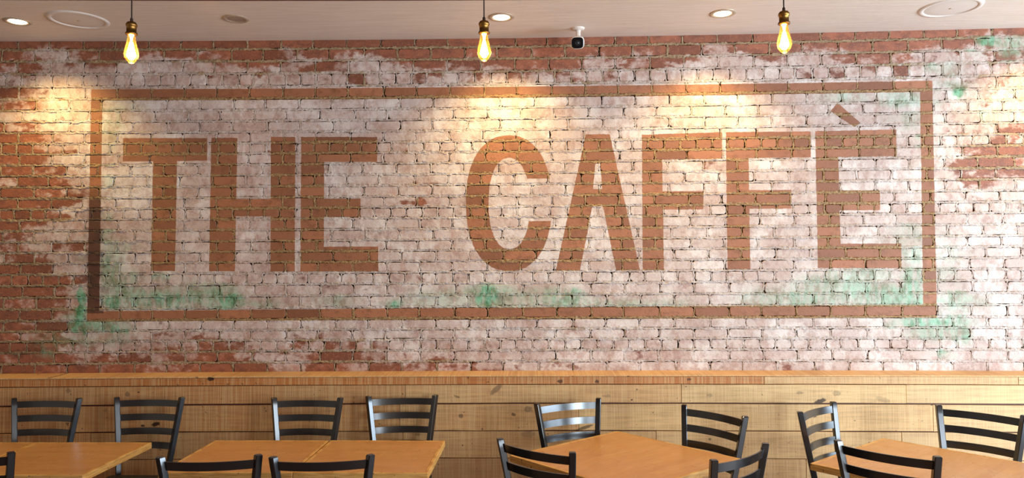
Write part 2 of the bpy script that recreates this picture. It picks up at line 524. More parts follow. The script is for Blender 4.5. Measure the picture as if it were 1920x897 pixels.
def paint_field(x, zf):
    zr = zf * (1 + BOW * x * x)
    px, py = to_px(x, np.full_like(x, WALL_Y), zr)
    rowf = np.interp(-zf, -ZC, np.arange(NR))
    colf = np.clip((px - 32) / 64, 0, 28.999)
    # little ragged offsets so that patches do not follow the sampling
    rowf = np.clip(rowf + 0.5 * np.sin(px * 0.031 + 1.7 * np.sin(py * 0.05)) * 0.6, 0, NR - 1.001)
    r0 = np.floor(rowf).astype(int); fr = rowf - r0
    fr = fr * fr * (3 - 2 * fr)
    colf = np.clip(colf + 0.35 * np.sin(py * 0.21 + px * .01), 0, 28.999)
    c0 = np.floor(colf).astype(int); fc = colf - c0
    fc = fc * fc * (3 - 2 * fc)
    cov = (COV[r0, c0] * (1 - fc) + COV[r0, c0 + 1] * fc) * (1 - fr) + (COV[r0 + 1, c0] * (1 - fc) + COV[r0 + 1, c0 + 1] * fc) * fr

    def blobs(L):
        g = np.zeros_like(x)
        for bx, by, rx, ry, s in L:
            d = ((px - bx) / rx) ** 2 + ((py - by) / ry) ** 2
            g = np.maximum(g, s * np.clip(1.35 - d * 0.75, 0, 1))
        return g
    cov = cov * (1 - blobs(BARE))
    return cov, blobs(GREEN), blobs(DARK)


def set_paint(me, x, zf, tint):
    cov, g, d = paint_field(x, zf)
    n = len(x)
    arr = np.ones((n, 4), np.float32)
    arr[:, 0] = cov; arr[:, 1] = g; arr[:, 2] = d
    a = me.color_attributes.new('paint', 'FLOAT_COLOR', 'POINT')
    a.data.foreach_set('color', arr.ravel())
    t = me.attributes.new('tint', 'FLOAT', 'POINT')
    t.data.foreach_set('value', np.asarray(tint, np.float32))


# ------------------------------------------------------------------ the rest of the materials
def plain(name, rgb, rough=0.6, metal=0.0, var=0.0, scale=20, spec=0.5, bump=0.0):
    n = NT(name, rough, metal, spec)
    if var > 0:
        P = n.obj()
        f = n.noise(P, scale, 4)
        n.color(n.mix(n.ramp(f, 0.35, 0.65), tuple(c * (1 - var) for c in rgb), tuple(min(1, c * (1 + var)) for c in rgb)))
        if bump: n.bump(n.noise(P, scale * 4, 3), bump, 0.001)
    else:
        n.color(rgb)
    return n.m


KNOTS = [(930, 731, 14, 5, -.7, .5), (398, 710, 7, 4, 0, .95), (292, 796, 8, 4, -.2, .95), (268, 799, 4, 2, 0, .9), (97, 706, 4, 3, 0, .6), (1050, 715, 5, 3.5, 0, .8), (1119, 715, 4, 3.5, 0, .8), (1291, 711, 4, 3, 0, .7), (239, 740, 5, 5, 0, .5),
         (128, 733, 5, 5, 0, .4), (864, 781, 5, 4, 0, .6), (990, 768, 7, 6, 0, .45), (963, 778, 4, 3, 0, .7), (1537, 753, 12, 4, -.3, .9), (1097, 802, 16, 3, -.3, .7), (1568, 738, 8, 5, 0, .35), (1655, 750, 14, 5, .3, .25), (990, 815, 14, 6, 0, .3), (1500, 737, 7, 3, 0, .4),
         (783, 815, 5, 3, 0, .35), (856, 744, 6, 2, .5, .5), (1137, 743, 8, 3, 0, .3), (1330, 742, 6, 3, 0, .3), (198, 770, 4, 3, 0, .3), (126, 795, 3, 2, 0, .7), (1185, 750, 2, 2, 0, .8), (1331, 824, 3, 2, 0, .6)]


def plank_material(name, ledge=False):
    n = NT(name, rough=0.55, spec=0.4)
    P = n.pos()
    at = n.attr('tone')
    t1, t2, t3 = n.sep(at.outputs['Color'])
    off = n.comb(n.math('MULTIPLY', t3, 37.0), 0.0, n.math('MULTIPLY', t3, 11.0))
    Q = n.vmath('ADD', P, off)
    grain = n.noise(n.scale(Q, (1.6, 1, 26)), 3.2, 6, 0.6)
    broad = n.noise(n.scale(Q, (1, 1, 3)), 2.3, 3)
    saw = n.noise(n.scale(Q, (150, 1, 2.0)), 1.0, 2, 0.5)
    saw2 = n.noise(n.scale(Q, (300, 1, 14)), 1.0, 2, 0.6)
    warm = n.mix(t1, srgb(192, 116, 56), srgb(244, 206, 144))
    col = n.mix(n.ramp(grain, 0.38, 0.68), warm, n.mix(0.3, warm, srgb(130, 74, 38)))
    col = n.mix(n.ramp(broad, 0.4, 0.66, 0, 0.2), col, srgb(184, 136, 92))
    col = n.mix(n.ramp(saw, 0.42, 0.62, 0.0, 0.34), col, srgb(240, 204, 146))
    col = n.mix(n.ramp(saw2, 0.55, 0.72, 0.0, 0.16), col, srgb(112, 72, 40))
    col = n.mix(n.math('MULTIPLY', t2, 0.85), col, srgb(156, 126, 98))
    # old nail holes and specks
    sp = n.ramp(n.noise(n.scale(Q, (1, 1, 1.3)), 34.0, 2, 0.5), 0.70, 0.76, 0, 0.75)
    col = n.mix(sp, col, srgb(70, 40, 24))
    px, _, pz = n.sep(P)
    wv = n.noise(P, 60.0, 2, col=True)
    wx, _, wz = n.sep(wv)
    kx = n.math('ADD', px, n.math('MULTIPLY_ADD', wx, .016, -.008))
    kz = n.math('ADD', pz, n.math('MULTIPLY_ADD', wz, .016, -.008))
    for (bx, by, rx, ry, ang, s) in KNOTS:
        x, z = on_y(bx, by, 4.447)
        z += CAMZ
        ca, sa = math.cos(-ang), math.sin(-ang)
        k = 4.447 / F
        dx = n.math('SUBTRACT', kx, x); dz = n.math('SUBTRACT', kz, z)
        u = n.math('MULTIPLY', n.math('ADD', n.math('MULTIPLY', dx, ca), n.math('MULTIPLY', dz, sa)), 1 / (rx * k))
        v = n.math('MULTIPLY', n.math('ADD', n.math('MULTIPLY', dx, -sa), n.math('MULTIPLY', dz, ca)), 1 / (ry * k))
        r2 = n.math('ADD', n.math('MULTIPLY', u, u), n.math('MULTIPLY', v, v))
        col = n.mix(n.ramp(r2, 1.4, 0.5, 0, s), col, srgb(52, 30, 20))
    n.color(col)
    n.bump(n.math('ADD', n.math('MULTIPLY', saw, 1.0), n.math('MULTIPLY', grain, 0.6)), 0.5, 0.002)
    return n.m


MAT_PLANK = plank_material('reclaimed_pine')


def table_material(name):
    n = NT(name, rough=0.30, spec=0.5)
    P = n.obj()
    x, y, z = n.sep(P)
    rnd = n.t.nodes.new('ShaderNodeObjectInfo').outputs['Random']
    Q = n.vmath('ADD', P, n.comb(n.math('MULTIPLY', rnd, 9.0), 0.0, 0.0))
    strip = n.t.nodes.new('ShaderNodeTexWhiteNoise')
    strip.noise_dimensions = '2D'
    row = n.math('FLOOR', n.math('MULTIPLY', y, 24.0))
    cell = n.math('FLOOR', n.math('ADD', n.math('MULTIPLY', x, 3.4), n.math('MULTIPLY', row, 0.37)))
    n.t.links.new(n.comb(row, cell, 0.0), strip.inputs['Vector'])
    g = n.noise(n.scale(Q, (3, 26, 3)), 3.0, 2, 0.5)
    c = n.mix(strip.outputs['Value'], srgb(203, 143, 80), srgb(214, 156, 92))
    c = n.mix(n.ramp(g, 0.35, 0.7, 0, 0.5), c, srgb(190, 126, 64))
    c = n.mix(n.ramp(n.noise(Q, 5.0, 3), 0.4, 0.7, 0, 0.25), c, srgb(218, 160, 98))
    n.color(c)
    n.put(n.b.inputs['Roughness'], n.ramp(n.noise(Q, 8.0, 3), 0.3, 0.7, 0.26, 0.40))
    n.b.inputs['Coat Weight'].default_value = 0.15
    n.b.inputs['Coat Roughness'].default_value = 0.2
    return n.m


def edge_material(name):
    n = NT(name, rough=0.45)
    P = n.obj()
    g = n.noise(n.scale(P, (6, 6, 90)), 2.0, 4, 0.6)
    c = n.mix(n.ramp(g, 0.35, 0.68), srgb(222, 170, 96), srgb(190, 134, 66))
    c = n.mix(n.ramp(n.noise(P, 42.0, 3), 0.64, 0.70, 0, 0.8), c, srgb(96, 58, 28))
    n.color(c)
    return n.m


MAT_TABLE = table_material('oiled_maple')
MAT_EDGE = edge_material('pale_maple_edge')
nb = NT('black_powder_coat', rough=0.22, spec=1.0)
Pn = nb.obj()
nb.color(nb.mix(nb.ramp(nb.noise(Pn, 60, 4), 0.66, 0.74, 0, 0.15), (0.008, 0.008, 0.009), (0.06, 0.06, 0.065)))
nb.b.inputs['Roughness'].default_value = 0.2
MAT_BLACK = nb.m
MAT_VINYL = plain('black_vinyl', (0.012, 0.011, 0.011), 0.45, var=0.2)
MAT_RUBBER = plain('black_rubber', (0.015, 0.015, 0.015), 0.8, var=0.1)
MAT_IRON = plain('black_cast_iron', (0.02, 0.02, 0.02), 0.5, metal=0.4, var=0.2, bump=0.3)
MAT_TRIM = plain('red_brown_timber', srgb(96, 48, 38), 0.5, var=0.25, scale=8)
MAT_WHITE = plain('white_plastic', srgb(232, 222, 212), 0.45, var=0.03)
MAT_GLOSSBLACK = plain('black_glass', (0.006, 0.006, 0.008), 0.12, var=0.1)
MAT_GREYLENS = plain('dark_lens', (0.03, 0.035, 0.04), 0.08, var=0.1)
MAT_NICKEL = plain('brushed_nickel', srgb(196, 180, 158), 0.4, metal=0.45, var=0.1, scale=60)
MAT_REFLECTOR = plain('grey_reflector', srgb(190, 178, 164), 0.3, metal=0.7, var=0.1)
MAT_BRASS = plain('aged_brass', srgb(146, 108, 54), 0.34, metal=0.9, var=0.3, scale=30)
MAT_CORD = plain('brown_cloth_cord', srgb(52, 32, 24), 0.8, var=0.2, scale=200)
MAT_GRILLE = None
ng = NT('painted_ceiling', rough=0.6, spec=0.3)
Pg = ng.pos()
streak = ng.noise(ng.scale(Pg, (0.8, 14, 1)), 5.0, 5, 0.6)
ng.color(ng.mix(ng.ramp(streak, 0.35, 0.68), srgb(230, 216, 202), srgb(238, 226, 214)))
ng.bump(ng.math('ADD', streak, ng.math('MULTIPLY', ng.noise(Pg, 40, 3), 0.5)), 0.5, 0.004)
MAT_CEIL = ng.m
MAT_UPPER = plain('dark_upper_ceiling', srgb(120, 92, 80), 0.8, var=0.1)
MAT_PLASTER = plain('cream_plaster', srgb(196, 178, 158), 0.8, var=0.05, scale=3)
nf = NT('oak_floor', rough=0.4)
Pf = nf.pos()
nf.color(nf.mix(nf.ramp(nf.noise(nf.scale(Pf, (1.2, 14, 1)), 2.2, 5), 0.35, 0.65), srgb(112, 78, 52), srgb(150, 110, 76)))
MAT_FLOOR = nf.m

# ------------------------------------------------------------------ room shell
XL, XR, YF = -5.0, 5.0, -3.6
CEIL_F = 1.3835


def struct(o):
    o['kind'] = 'structure'
    return o


m = MB(); m.box(XL, XR, YF, WALL_Y + .25, -0.10, 0.0)
struct(m.build('floor', MAT_FLOOR))
m = MB(); m.box(XL, XR, WALL_Y + 0.022, WALL_Y + 0.25, 0.0, 3.6)
wall = struct(m.build('wall_back', MAT_MORTAR))
me = wall.data
set_paint(me, np.array([v.co.x for v in me.vertices]) * .6, np.full(len(me.vertices), 0.4), np.full(len(me.vertices), .5))
m = MB(); m.box(XL - .2, XL, YF, WALL_Y + .25, 0, 3.6)
struct(m.build('wall_left', MAT_PLASTER))
# right wall with its two window openings
m = MB()
WIN = [(-2.85, 0.55), (1.35, 3.75)]
wz0, wz1 = 0.45, 2.65
edges = [YF] + [v for w in WIN for v in w] + [WALL_Y + .25]
for a, b in zip(edges[::2], edges[1::2]):
    m.box(XR, XR + .2, a, b, 0, 3.6)
for a, b in WIN:
    m.box(XR, XR + .2, a, b, 0, wz0); m.box(XR, XR + .2, a, b, wz1, 3.6)
struct(m.build('wall_right', MAT_PLASTER))
m = MB(); m.box(XL, 3.1, YF - .2, YF, 0, 3.6); m.box(4.4, XR, YF - .2, YF, 0, 3.6); m.box(3.1, 4.4, YF - .2, YF, 2.3, 3.6)
struct(m.build('wall_front', MAT_PLASTER))
dr = empty('door_1', (3.75, YF - .1, 0)); struct(dr)
m = MB(); m.box(-.65, -.56, -.03, .03, 0, 2.3); m.box(.56, .65, -.03, .03, 0, 2.3); m.box(-.56, .56, -.03, .03, 0, .22); m.box(-.56, .56, -.03, .03, 2.2, 2.3)
m.build('door_frame', MAT_IRON, dr)
for i, (a, b) in enumerate(WIN):
    w = empty('window_%d' % (i + 1), (XR + .1, (a + b) / 2, wz0)); struct(w)
    hw, hh = (b - a) / 2, wz1 - wz0
    m = MB()
    for p, q in ((-hw, -hw + .06), (hw - .06, hw), (-.03, .03)):
        m.box(-.03, .03, p, q, 0, hh)
    m.box(-.03, .03, -hw, hw, 0, .06); m.box(-.03, .03, -hw, hw, hh - .06, hh)
    m.build('window_frame', MAT_IRON, w)

# ceiling: lowered white strip along the brick wall, the higher ceiling beyond its timber edge
nx = 60
xs = np.linspace(XL, XR, nx)
SOF = lambda x: 3.845 + 0.026 * (x + 2.8)
vs, fs = [], []
for x in xs:
    zc = bowed(x, CEIL_F)
    vs += [(x, SOF(x), zc), (x, WALL_Y + .1, zc), (x, SOF(x), zc + .3), (x, WALL_Y + .1, zc + .3)]
for i in range(nx - 1):
    a, b = i * 4, i * 4 + 4
    fs += [(a, b, b + 1, a + 1), (a, a + 2, b + 2, b), (a + 2, a + 3, b + 3, b + 2)]
ceiling = struct(link_mesh('ceiling', vs, fs, MAT_CEIL))
m = MB(); m.box(XL, XR, YF, 3.9, 3.38, 3.6)
up = m.build('upper_ceiling', MAT_UPPER, ceiling)
vs, fs = [], []
for x in xs:
    zc = bowed(x, CEIL_F)
    y = SOF(x)
    vs += [(x, y - .03, zc - .004), (x, y, zc - .004), (x, y, zc + .31), (x, y - .03, zc + .31)]
for i in range(nx - 1):
    a, b = i * 4, i * 4 + 4
    for j in range(4):
        k = (j + 1) % 4
        fs.append((a + j, b + j, b + k, a + k))
struct(link_mesh('trim_2', vs, fs, MAT_TRIM))

# ------------------------------------------------------------------ brickwork
HEADER = {3, 9, 15, 21, 27}
PHASE = [34, 64, 34, 11, 37, 6, 44, 6, 36, 3, 36, 61, 30, 0, 34, 27, 38, 4, 36, 5, 38, 22, 41, 5, 38, 5, 37, 19, 37, 3]
X0, X1 = -4.4, 4.2
bricks = []       # row, x0, x1, zbot, ztop
joints = []       # row, x
for r in range(NR):
    head = r in HEADER
    step = 0.0985 if head else 0.2085
    xp = wp(PHASE[r], (YL + [692])[r])[0]
    n0 = int((xp - X0) / step)
    x = xp - n0 * step
    js = []
    while x < X1:
        js.append(x + random.uniform(-.006, .006) * (0.8 if head else 1.3))
        x += step
    for i, j in enumerate(js):
        joints.append((r, j))
        if i: bricks.append((r, js[i - 1], j, ZB[r + 1], ZB[r]))


def n1(x, freq, seed):
    g = np.random.default_rng(seed)
    tab = g.uniform(-1, 1, 4096)
    u = np.asarray(x) * freq + 1000.0
    i = np.floor(u).astype(int)
    f = u - i
    f = f * f * (3 - 2 * f)
    return tab[i % 4096] * (1 - f) + tab[(i + 1) % 4096] * f


def brick_geo(b):
    r, xa, xb, zb, zt = b
    ja = 0.0052
    jb = 0.0072
    x0, x1 = xa + ja, xb - ja
    z0, z1 = zb + jb, zt - jb
    if r == 0: z1 = zt + 0.004
    if r == NR - 1: z0 = zb
    rr = random.uniform
    c = [rr(.004, .013) for _ in range(4)]
    j = lambda: rr(-.0014, .0014)
    pts = [(x0 + c[0], z0 + j() * .5), ((x0 + x1) / 2 + rr(-.02, .02) * (x1 - x0) / .2, z0 + j()), (x1 - c[1], z0 + j() * .5), (x1 + j(), z0 + c[1]), (x1 + j(), z1 - c[2]),
           (x1 - c[2], z1 + j() * .5), ((x0 + x1) / 2, z1 + j()), (x0 + c[3], z1 + j() * .5), (x0 + j(), z1 - c[3]), (x0 + j(), z0 + c[0])]
    pr = rr(-.0012, .0014)
    cx, cz = (x0 + x1) / 2, (z0 + z1) / 2
    tx, tz = rr(-.006, .006), rr(-.012, .012)
    back, rim, front = [], [], []
    for (x, z) in pts:
        back.append((x, WALL_Y + .026, z))
        rim.append((x, WALL_Y + .0022 + pr, z))
        l = math.hypot(x - cx, z - cz)
        k = .0028
        fx = x - k * (1 if x > cx else -1) if abs(x - cx) > .01 else x
        fz = z - k * (1 if z > cz else -1)
        front.append((fx, WALL_Y + pr + tx * (x - cx) + tz * (z - cz), fz))
    vs = front + rim + back
    n = 10
    fs = [tuple(range(n))]
    for a in (0, n):
        for i in range(n):
            k = (i + 1) % n
            fs.append((a + i, a + n + i, a + n + k, a + k))
    return vs, fs


def brick_mesh(name, geos, tints):
    V, Fc, T = [], [], []
    for (vs, fs), t in zip(geos, tints):
        b = len(V)
        V += vs
        Fc += [tuple(i + b for i in f) for f in fs]
        T += [t] * len(vs)
    A = np.array(V)
    zr = bowed(A[:, 0], A[:, 2])
    me = bpy.data.meshes.new(name)
    me.from_pydata(list(zip(A[:, 0].tolist(), A[:, 1].tolist(), zr.tolist())), [], Fc)
    me.materials.append(MAT_BRICK)
    set_paint(me, A[:, 0], A[:, 2], T)
    me.update()
    return me


geos = [brick_geo(b) for b in bricks]
tints = [min(1, max(0, random.gauss(.5, .28))) for _ in bricks]


def shown(b):
    r, xa, xb, zb, zt = b
    x = np.array([xa, xb]); z = np.array([zb, zt])
    px, _ = to_px(x, np.full(2, WALL_Y), np.full(2, (zb + zt) / 2))
    _, py = to_px(np.full(2, (xa + xb) / 2), np.full(2, WALL_Y), z)
    w = max(0, min(W, px[1]) - max(0, px[0]))
    h = max(0, min(702, py[0]) - max(70, py[1]))
    return w * h


order = sorted(range(len(bricks)), key=lambda i: -shown(bricks[i]))
solo = set(order[:300])
for i in order[:300]:
    o = bpy.data.objects.new('brick', brick_mesh('brick', [geos[i]], [tints[i]]))
    C.objects.link(o)
    o.parent = wall
rest = [i for i in range(len(bricks)) if i not in solo]
o = bpy.data.objects.new('brickwork', brick_mesh('brickwork', [geos[i] for i in rest], [tints[i] for i in rest]))
C.objects.link(o); o.parent = wall; o['kind'] = 'stuff'

# mortar: every bed joint and every upright joint as a ragged raised strip with real cracks beside it
VX, VY, VZ, QF = [], [], [], []
vcount = 0


def strip(along, cross_fn):
    """grid of len(along) x 7"""
    pass


def edge_offset(s, seed, bias):
    a = n1(s, 38, seed) * .5 + n1(s, 95, seed + 1) * .3 + n1(s, 210, seed + 2) * .35
    o = .0056 * a + bias
    hole = n1(s, 22, seed + 3)
    o = np.where(hole > .78, o - .0045 * (hole - .78) / .22, o)
    tight = n1(s, 5.5, seed + 4)
    o = o + .0022 * tight
    return np.clip(o, -.0075, .0065)


def add_grid(X, Y, Z):
    global vcount
    a, b = X.shape
    idx = np.arange(a * b).reshape(a, b) + vcount
    q = np.stack([idx[:-1, :-1], idx[1:, :-1], idx[1:, 1:], idx[:-1, 1:]], -1).reshape(-1, 4)
    VX.append(X.ravel()); VY.append(Y.ravel()); VZ.append(Z.ravel()); QF.append(q)
    vcount += a * b


hj = .0055
hb = .0088
xs = np.arange(X0, X1, .0052)
for k in range(1, NR):
    s = k * 37
    ol = edge_offset(xs, 100 + s, -.0014)      # lower lip, over the bricks beneath
    ou = edge_offset(xs, 5000 + s, -.0004)
    cz = ZB[k] + n1(xs, 2.5, 900 + s) * .0015 + n1(xs, 14, 950 + s) * .0012
    lo, hi = -(hb + ol), hb + ou
    ylo = np.where(ol > 0, -.0020 - .1 * ol, .0012)
    yhi = np.where(ou > 0, -.0020 - .1 * ou, .0012)
    rows_y = [np.full_like(xs, .024), ylo]
    rows_z = [lo * .95, lo]
    for t, sd in ((.25, 1), (.5, 2), (.75, 3)):
        rows_z.append(lo + (hi - lo) * t)
        rows_y.append(.0004 + n1(xs, 60, 7000 + s + sd) * .0030 + n1(xs, 160, 8000 + s + sd) * .0022 + n1(xs, 7, 7700 + s) * .0018)
    rows_y += [yhi, np.full_like(xs, .024)]
    rows_z += [hi, hi * .95]
    Z = np.stack(rows_z, 0) + cz
    Y = np.stack(rows_y, 0) + WALL_Y
    X = np.broadcast_to(xs, Z.shape).copy()
    add_grid(X, Y, Z)
for q, (r, xj) in enumerate(joints):
    zb, zt = ZB[r + 1] + .002, ZB[r] - .002
    zz = np.linspace(zb, zt, 13)
    s = 20000 + q * 11
    ph = zz + q * .37
    ol = edge_offset(ph, s % 3989, -.0012)
    ou = edge_offset(ph, (s + 500) % 3989, -.0006)
    cx = xj + n1(ph, 30, s % 3571) * .0028
    lo, hi = -(hj + ol), hj + ou
    ylo = np.where(ol > 0, -.0017, .0012); yhi = np.where(ou > 0, -.0017, .0012)
    cols = [lo * .95, lo]; ys = [np.full_like(zz, .024), ylo]
    for t, sd in ((.3, 1), (.7, 2)):
        cols.append(lo + (hi - lo) * t)
        ys.append(.0006 + n1(ph, 70, (s + sd) % 3301) * .0024)
    cols += [hi, hi * .95]; ys += [yhi, np.full_like(zz, .024)]
    X = np.stack(cols, 1) + cx[:, None]
    Y = np.stack(ys, 1) + WALL_Y
    Z = np.broadcast_to(zz[:, None], X.shape).copy()
    add_grid(X, Y, Z)
VX = np.concatenate(VX); VY = np.concatenate(VY); VZ = np.concatenate(VZ); QF = np.concatenate(QF)
me = bpy.data.meshes.new('mortar')
me.vertices.add(len(VX))
me.vertices.foreach_set('co', np.stack([VX, VY, bowed(VX, VZ)], -1).astype(np.float32).ravel())
me.loops.add(QF.size)
me.loops.foreach_set('vertex_index', QF.ravel().astype(np.int32))
me.polygons.add(len(QF))
me.polygons.foreach_set('loop_start', np.arange(0, QF.size, 4, dtype=np.int32))
me.polygons.foreach_set('loop_total', np.full(len(QF), 4, np.int32))
me.update(calc_edges=True)
me.materials.append(MAT_MORTAR)
set_paint(me, VX, VZ, np.full(len(VX), .5))
mo = bpy.data.objects.new('mortar', me)
C.objects.link(mo); mo.parent = wall

# ------------------------------------------------------------------ timber wainscot under the brickwork
PF = 4.447                                   # face of the planks
trim = MB(); trim.box(XL + .01, XR - .01, PF + .024, WALL_Y + .02, 0.0, 0.985)  # dark slab added in the void behind the planks so their gaps look dark
trim = struct(trim.build('trim_1', MAT_TRIM))


def tone(me, a, b, c):
    arr = np.tile(np.array([a, b, c, 1], np.float32), (len(me.vertices), 1))
    me.color_attributes.new('tone', 'FLOAT_COLOR', 'POINT').data.foreach_set('color', arr.ravel())


def plank(name, x0, x1, zt, zb, y0, y1, tn, rag=.0015, parent=trim, nseg=7):
    """board between flat heights zt and zb (relative), long edges slightly uneven, bowed with the wall"""
    rr = random.uniform
    top = [(x0 + (x1 - x0) * i / nseg, zt - rr(0, rag)) for i in range(nseg + 1)]
    bot = [(x1 - (x1 - x0) * i / nseg, zb + rr(0, rag)) for i in range(nseg + 1)]
    pts = top + bot
    n = len(pts)
    cz = (zt + zb) / 2
    vs = []
    for (x, z) in pts:
        vs.append((x + (.0015 if x < (x0 + x1) / 2 else -.0015) * 1, y0, bowed(x, z + (.0015 if z < cz else -.0015))))
    for (x, z) in pts:
        vs.append((x, y0 + .0015, bowed(x, z)))
    for (x, z) in pts:
        vs.append((x, y1, bowed(x, z)))
    fs = []
    for i in range(nseg):
        j = n - 1 - i
        fs.append((i, j, j - 1, i + 1))
    for a in (0, n):
        for i in range(n):
            k = (i + 1) % n
            fs.append((a + i, a + k, a + n + k, a + n + i))
    o = link_mesh(name, vs, fs, MAT_PLANK, parent)
    tone(o.data, *tn)
    return o


def seam(*ys):
    return sum(flat(*on_y(px, py, PF))[1] for px, py in ys) / len(ys)


s0 = seam((60, 726), (960, 720), (1860, 723))
s1 = seam((60, 761), (960, 755), (1860, 760))
s2 = seam((60, 811.5), (960, 808.5), (1860, 814))
s3 = seam((60, 864), (860, 859), (1500, 862.5))
levels = [s0, s1, s2, s3, s3 - .165, s3 - .33, s3 - .5, -CAMZ + .005]
JX = [[513, 760, 1278, 1700], [330, 749, 1085, 1750], [170, 755, 1230, 1690], [300, 700, 1060, 1510], [500, 1200], [300, 900, 1600], [700, 1300]]
TN = [[.22, .38, .58, .80, .92], [.20, .34, .52, .74, .85], [.18, .42, .55, .72, .8], [.2, .4, .35, .6, .8], [.3, .5, .7], [.3, .5, .6, .7], [.3, .5, .7]]  # paler towards the right: board colour plus the light's gradient painted in
GR = [[0, .05, 0, .0, .15], [0, 0, 0, 0, .15], [.05, .2, .1, .1, .3], [.1, .45, .4, .15, .2], [.3, .3, .2], [.1, .2, .3, .2], [.2, .2, .2]]
for r in range(len(levels) - 1):
    js = [XL + .02] + [on_y(px, 780, PF)[0] for px in JX[r]] + [XR - .02]
    gap = .0045 if r == 1 else .002
    for i in range(len(js) - 1):
        a, b = js[i], js[i + 1]
        plank('plank', a + .0012, b - .0012, levels[r] - gap, levels[r + 1] + .001, PF + random.uniform(-.002, .002), PF + .022,
              (min(1, TN[r][i] * .9 + random.uniform(-.04, .04)), GR[r][i], random.random()), rag=.004 if r == 1 else .0018)
LZ = -0.668                                  # top of the ledge at the bricks
# apron boards and the capping board of the ledge
LF = 4.425
lt = flat(*on_y(960, 704.2, LF))[1]
ja = [XL + .02, on_y(1433, 712, LF)[0], on_y(1910, 712, LF)[0], XR - .02]
for i, tn in enumerate([(.02, .0, .3), (.55, .1, .7), (.7, .1, .1)]):
    plank('apron_board', ja[i] + .001, ja[i + 1] - .001, lt - .0095, s0 + .003, LF + .003, PF + .02, tn, rag=.001)
cap = plank('ledge_board', XL + .02, XR - .02, lt, lt - .009, LF, WALL_Y + .012, (.45, 0, .55), rag=.0006, nseg=24)
# the capping board rises slightly to the bricks (as in the photograph its back edge sits a touch high)
me = cap.data
for v in me.vertices:
    if v.co.y > 4.55: v.co.z += (LZ - lt) if abs(LZ - lt) < .02 else 0

# ------------------------------------------------------------------ tables
TZ = -0.9458                                 # table top height relative to the eye
THK = 0.031


def make_table(cx, cy, rz, size, label, group=None, feet=True):
    t = empty('cafe_table', (cx, cy, 0), rz)
    tag(t, label, 'table', group)
    h = CAMZ + TZ
    s = size / 2 - .0
    m = MB(); m.box(-s + .016, s - .016, -s + .016, s - .016, h - THK, h)
    m.build('tabletop', MAT_TABLE, t)
    # four solid edge bands
    for k in range(4):
        m = MB()
        m.box(-s, s, -s, -s + .0162, h - THK - .0005, h + .0004, bev=.0018)
        e = m.build('edge_band', MAT_EDGE, t)
        e.rotation_euler = (0, 0, k * math.pi / 2)
        if k % 2:
            e.scale = (1 - .0324 / size, 1, 1)
    m = MB(); m.lathe([(.034, .05), (.034, h - THK - .012)], 24)
    m.build('column', MAT_IRON, t, True)
    m = MB(); m.box(-.19, .19, -.19, .19, h - THK - .012, h - THK - .0006, bev=.002)
    m.build('mounting_plate', MAT_IRON, t)
    m = MB()
    for a in (0, math.pi / 2):
        ca, sa = math.cos(a), math.sin(a)
        rings = []
        for u, hh, w in ((-.26, .018, .022), (-.2, .03, .028), (0, .062, .036), (.2, .03, .028), (.26, .018, .022)):
            pr = [(-w, .004), (w, .004), (w * .8, hh), (-w * .8, hh)]
            rings.append([(u * ca - q * sa, u * sa + q * ca, z) for q, z in pr])
        m.loft(rings)
    m.build('base_foot', MAT_IRON, t)
    return t


TS = 0.611
ax = on_z(283, 832, TZ); ax2 = on_z(152, 892, TZ)
xr = (ax[0] + ax2[0]) / 2; yt = 3.943
make_table(xr - TS / 2, yt - TS / 2, 0, TS, 'square orange maple cafe table at far left, its pale chipped right edge showing')
make_table(xr - TS * 1.5 - .001, yt - TS / 2, 0, TS, 'square orange maple cafe table cut by the left edge of the photo')
xb1 = (on_z(836, 827, TZ)[0] + on_z(800, 889, TZ)[0]) / 2
yb = 3.983
make_table(xb1 - TS / 2, yb - TS / 2, -.012, TS, 'right one of two joined square tables, open right corner beside bare planks')
make_table(xb1 - TS * 1.5 - .006, yb - TS / 2 + .002, 0.0, TS, 'left one of two joined square tables standing left of the room centre')
# the two turned tables
cf, cl, cr = on_z(1153, 812, TZ), on_z(955, 857, TZ), on_z(1387, 858, TZ)
ctr = ((cl[0] + cr[0]) / 2, (cl[1] + cr[1]) / 2)
ang = math.atan2(cf[1] - cl[1], cf[0] - cl[0])
make_table(ctr[0], ctr[1], ang, math.dist(cl, cr) / math.sqrt(2), 'square maple table turned corner-on at the middle right, under the camera')
df, dl = on_z(1655, 822, TZ), on_z(1528, 866, TZ)
ang = math.atan2(df[1] - dl[1], df[0] - dl[0])
sd = 0.75
u = np.array([math.cos(ang), math.sin(ang)]); v = np.array([math.sin(ang), -math.cos(ang)])
cD = np.array(df) - u * sd / 2 + v * sd / 2
make_table(cD[0], cD[1], ang, sd, 'square maple table turned corner-on at the far right, brightly lit')

# ------------------------------------------------------------------ chairs
CT = -0.775                                  # chair top relative to the eye
HT = CAMZ + CT


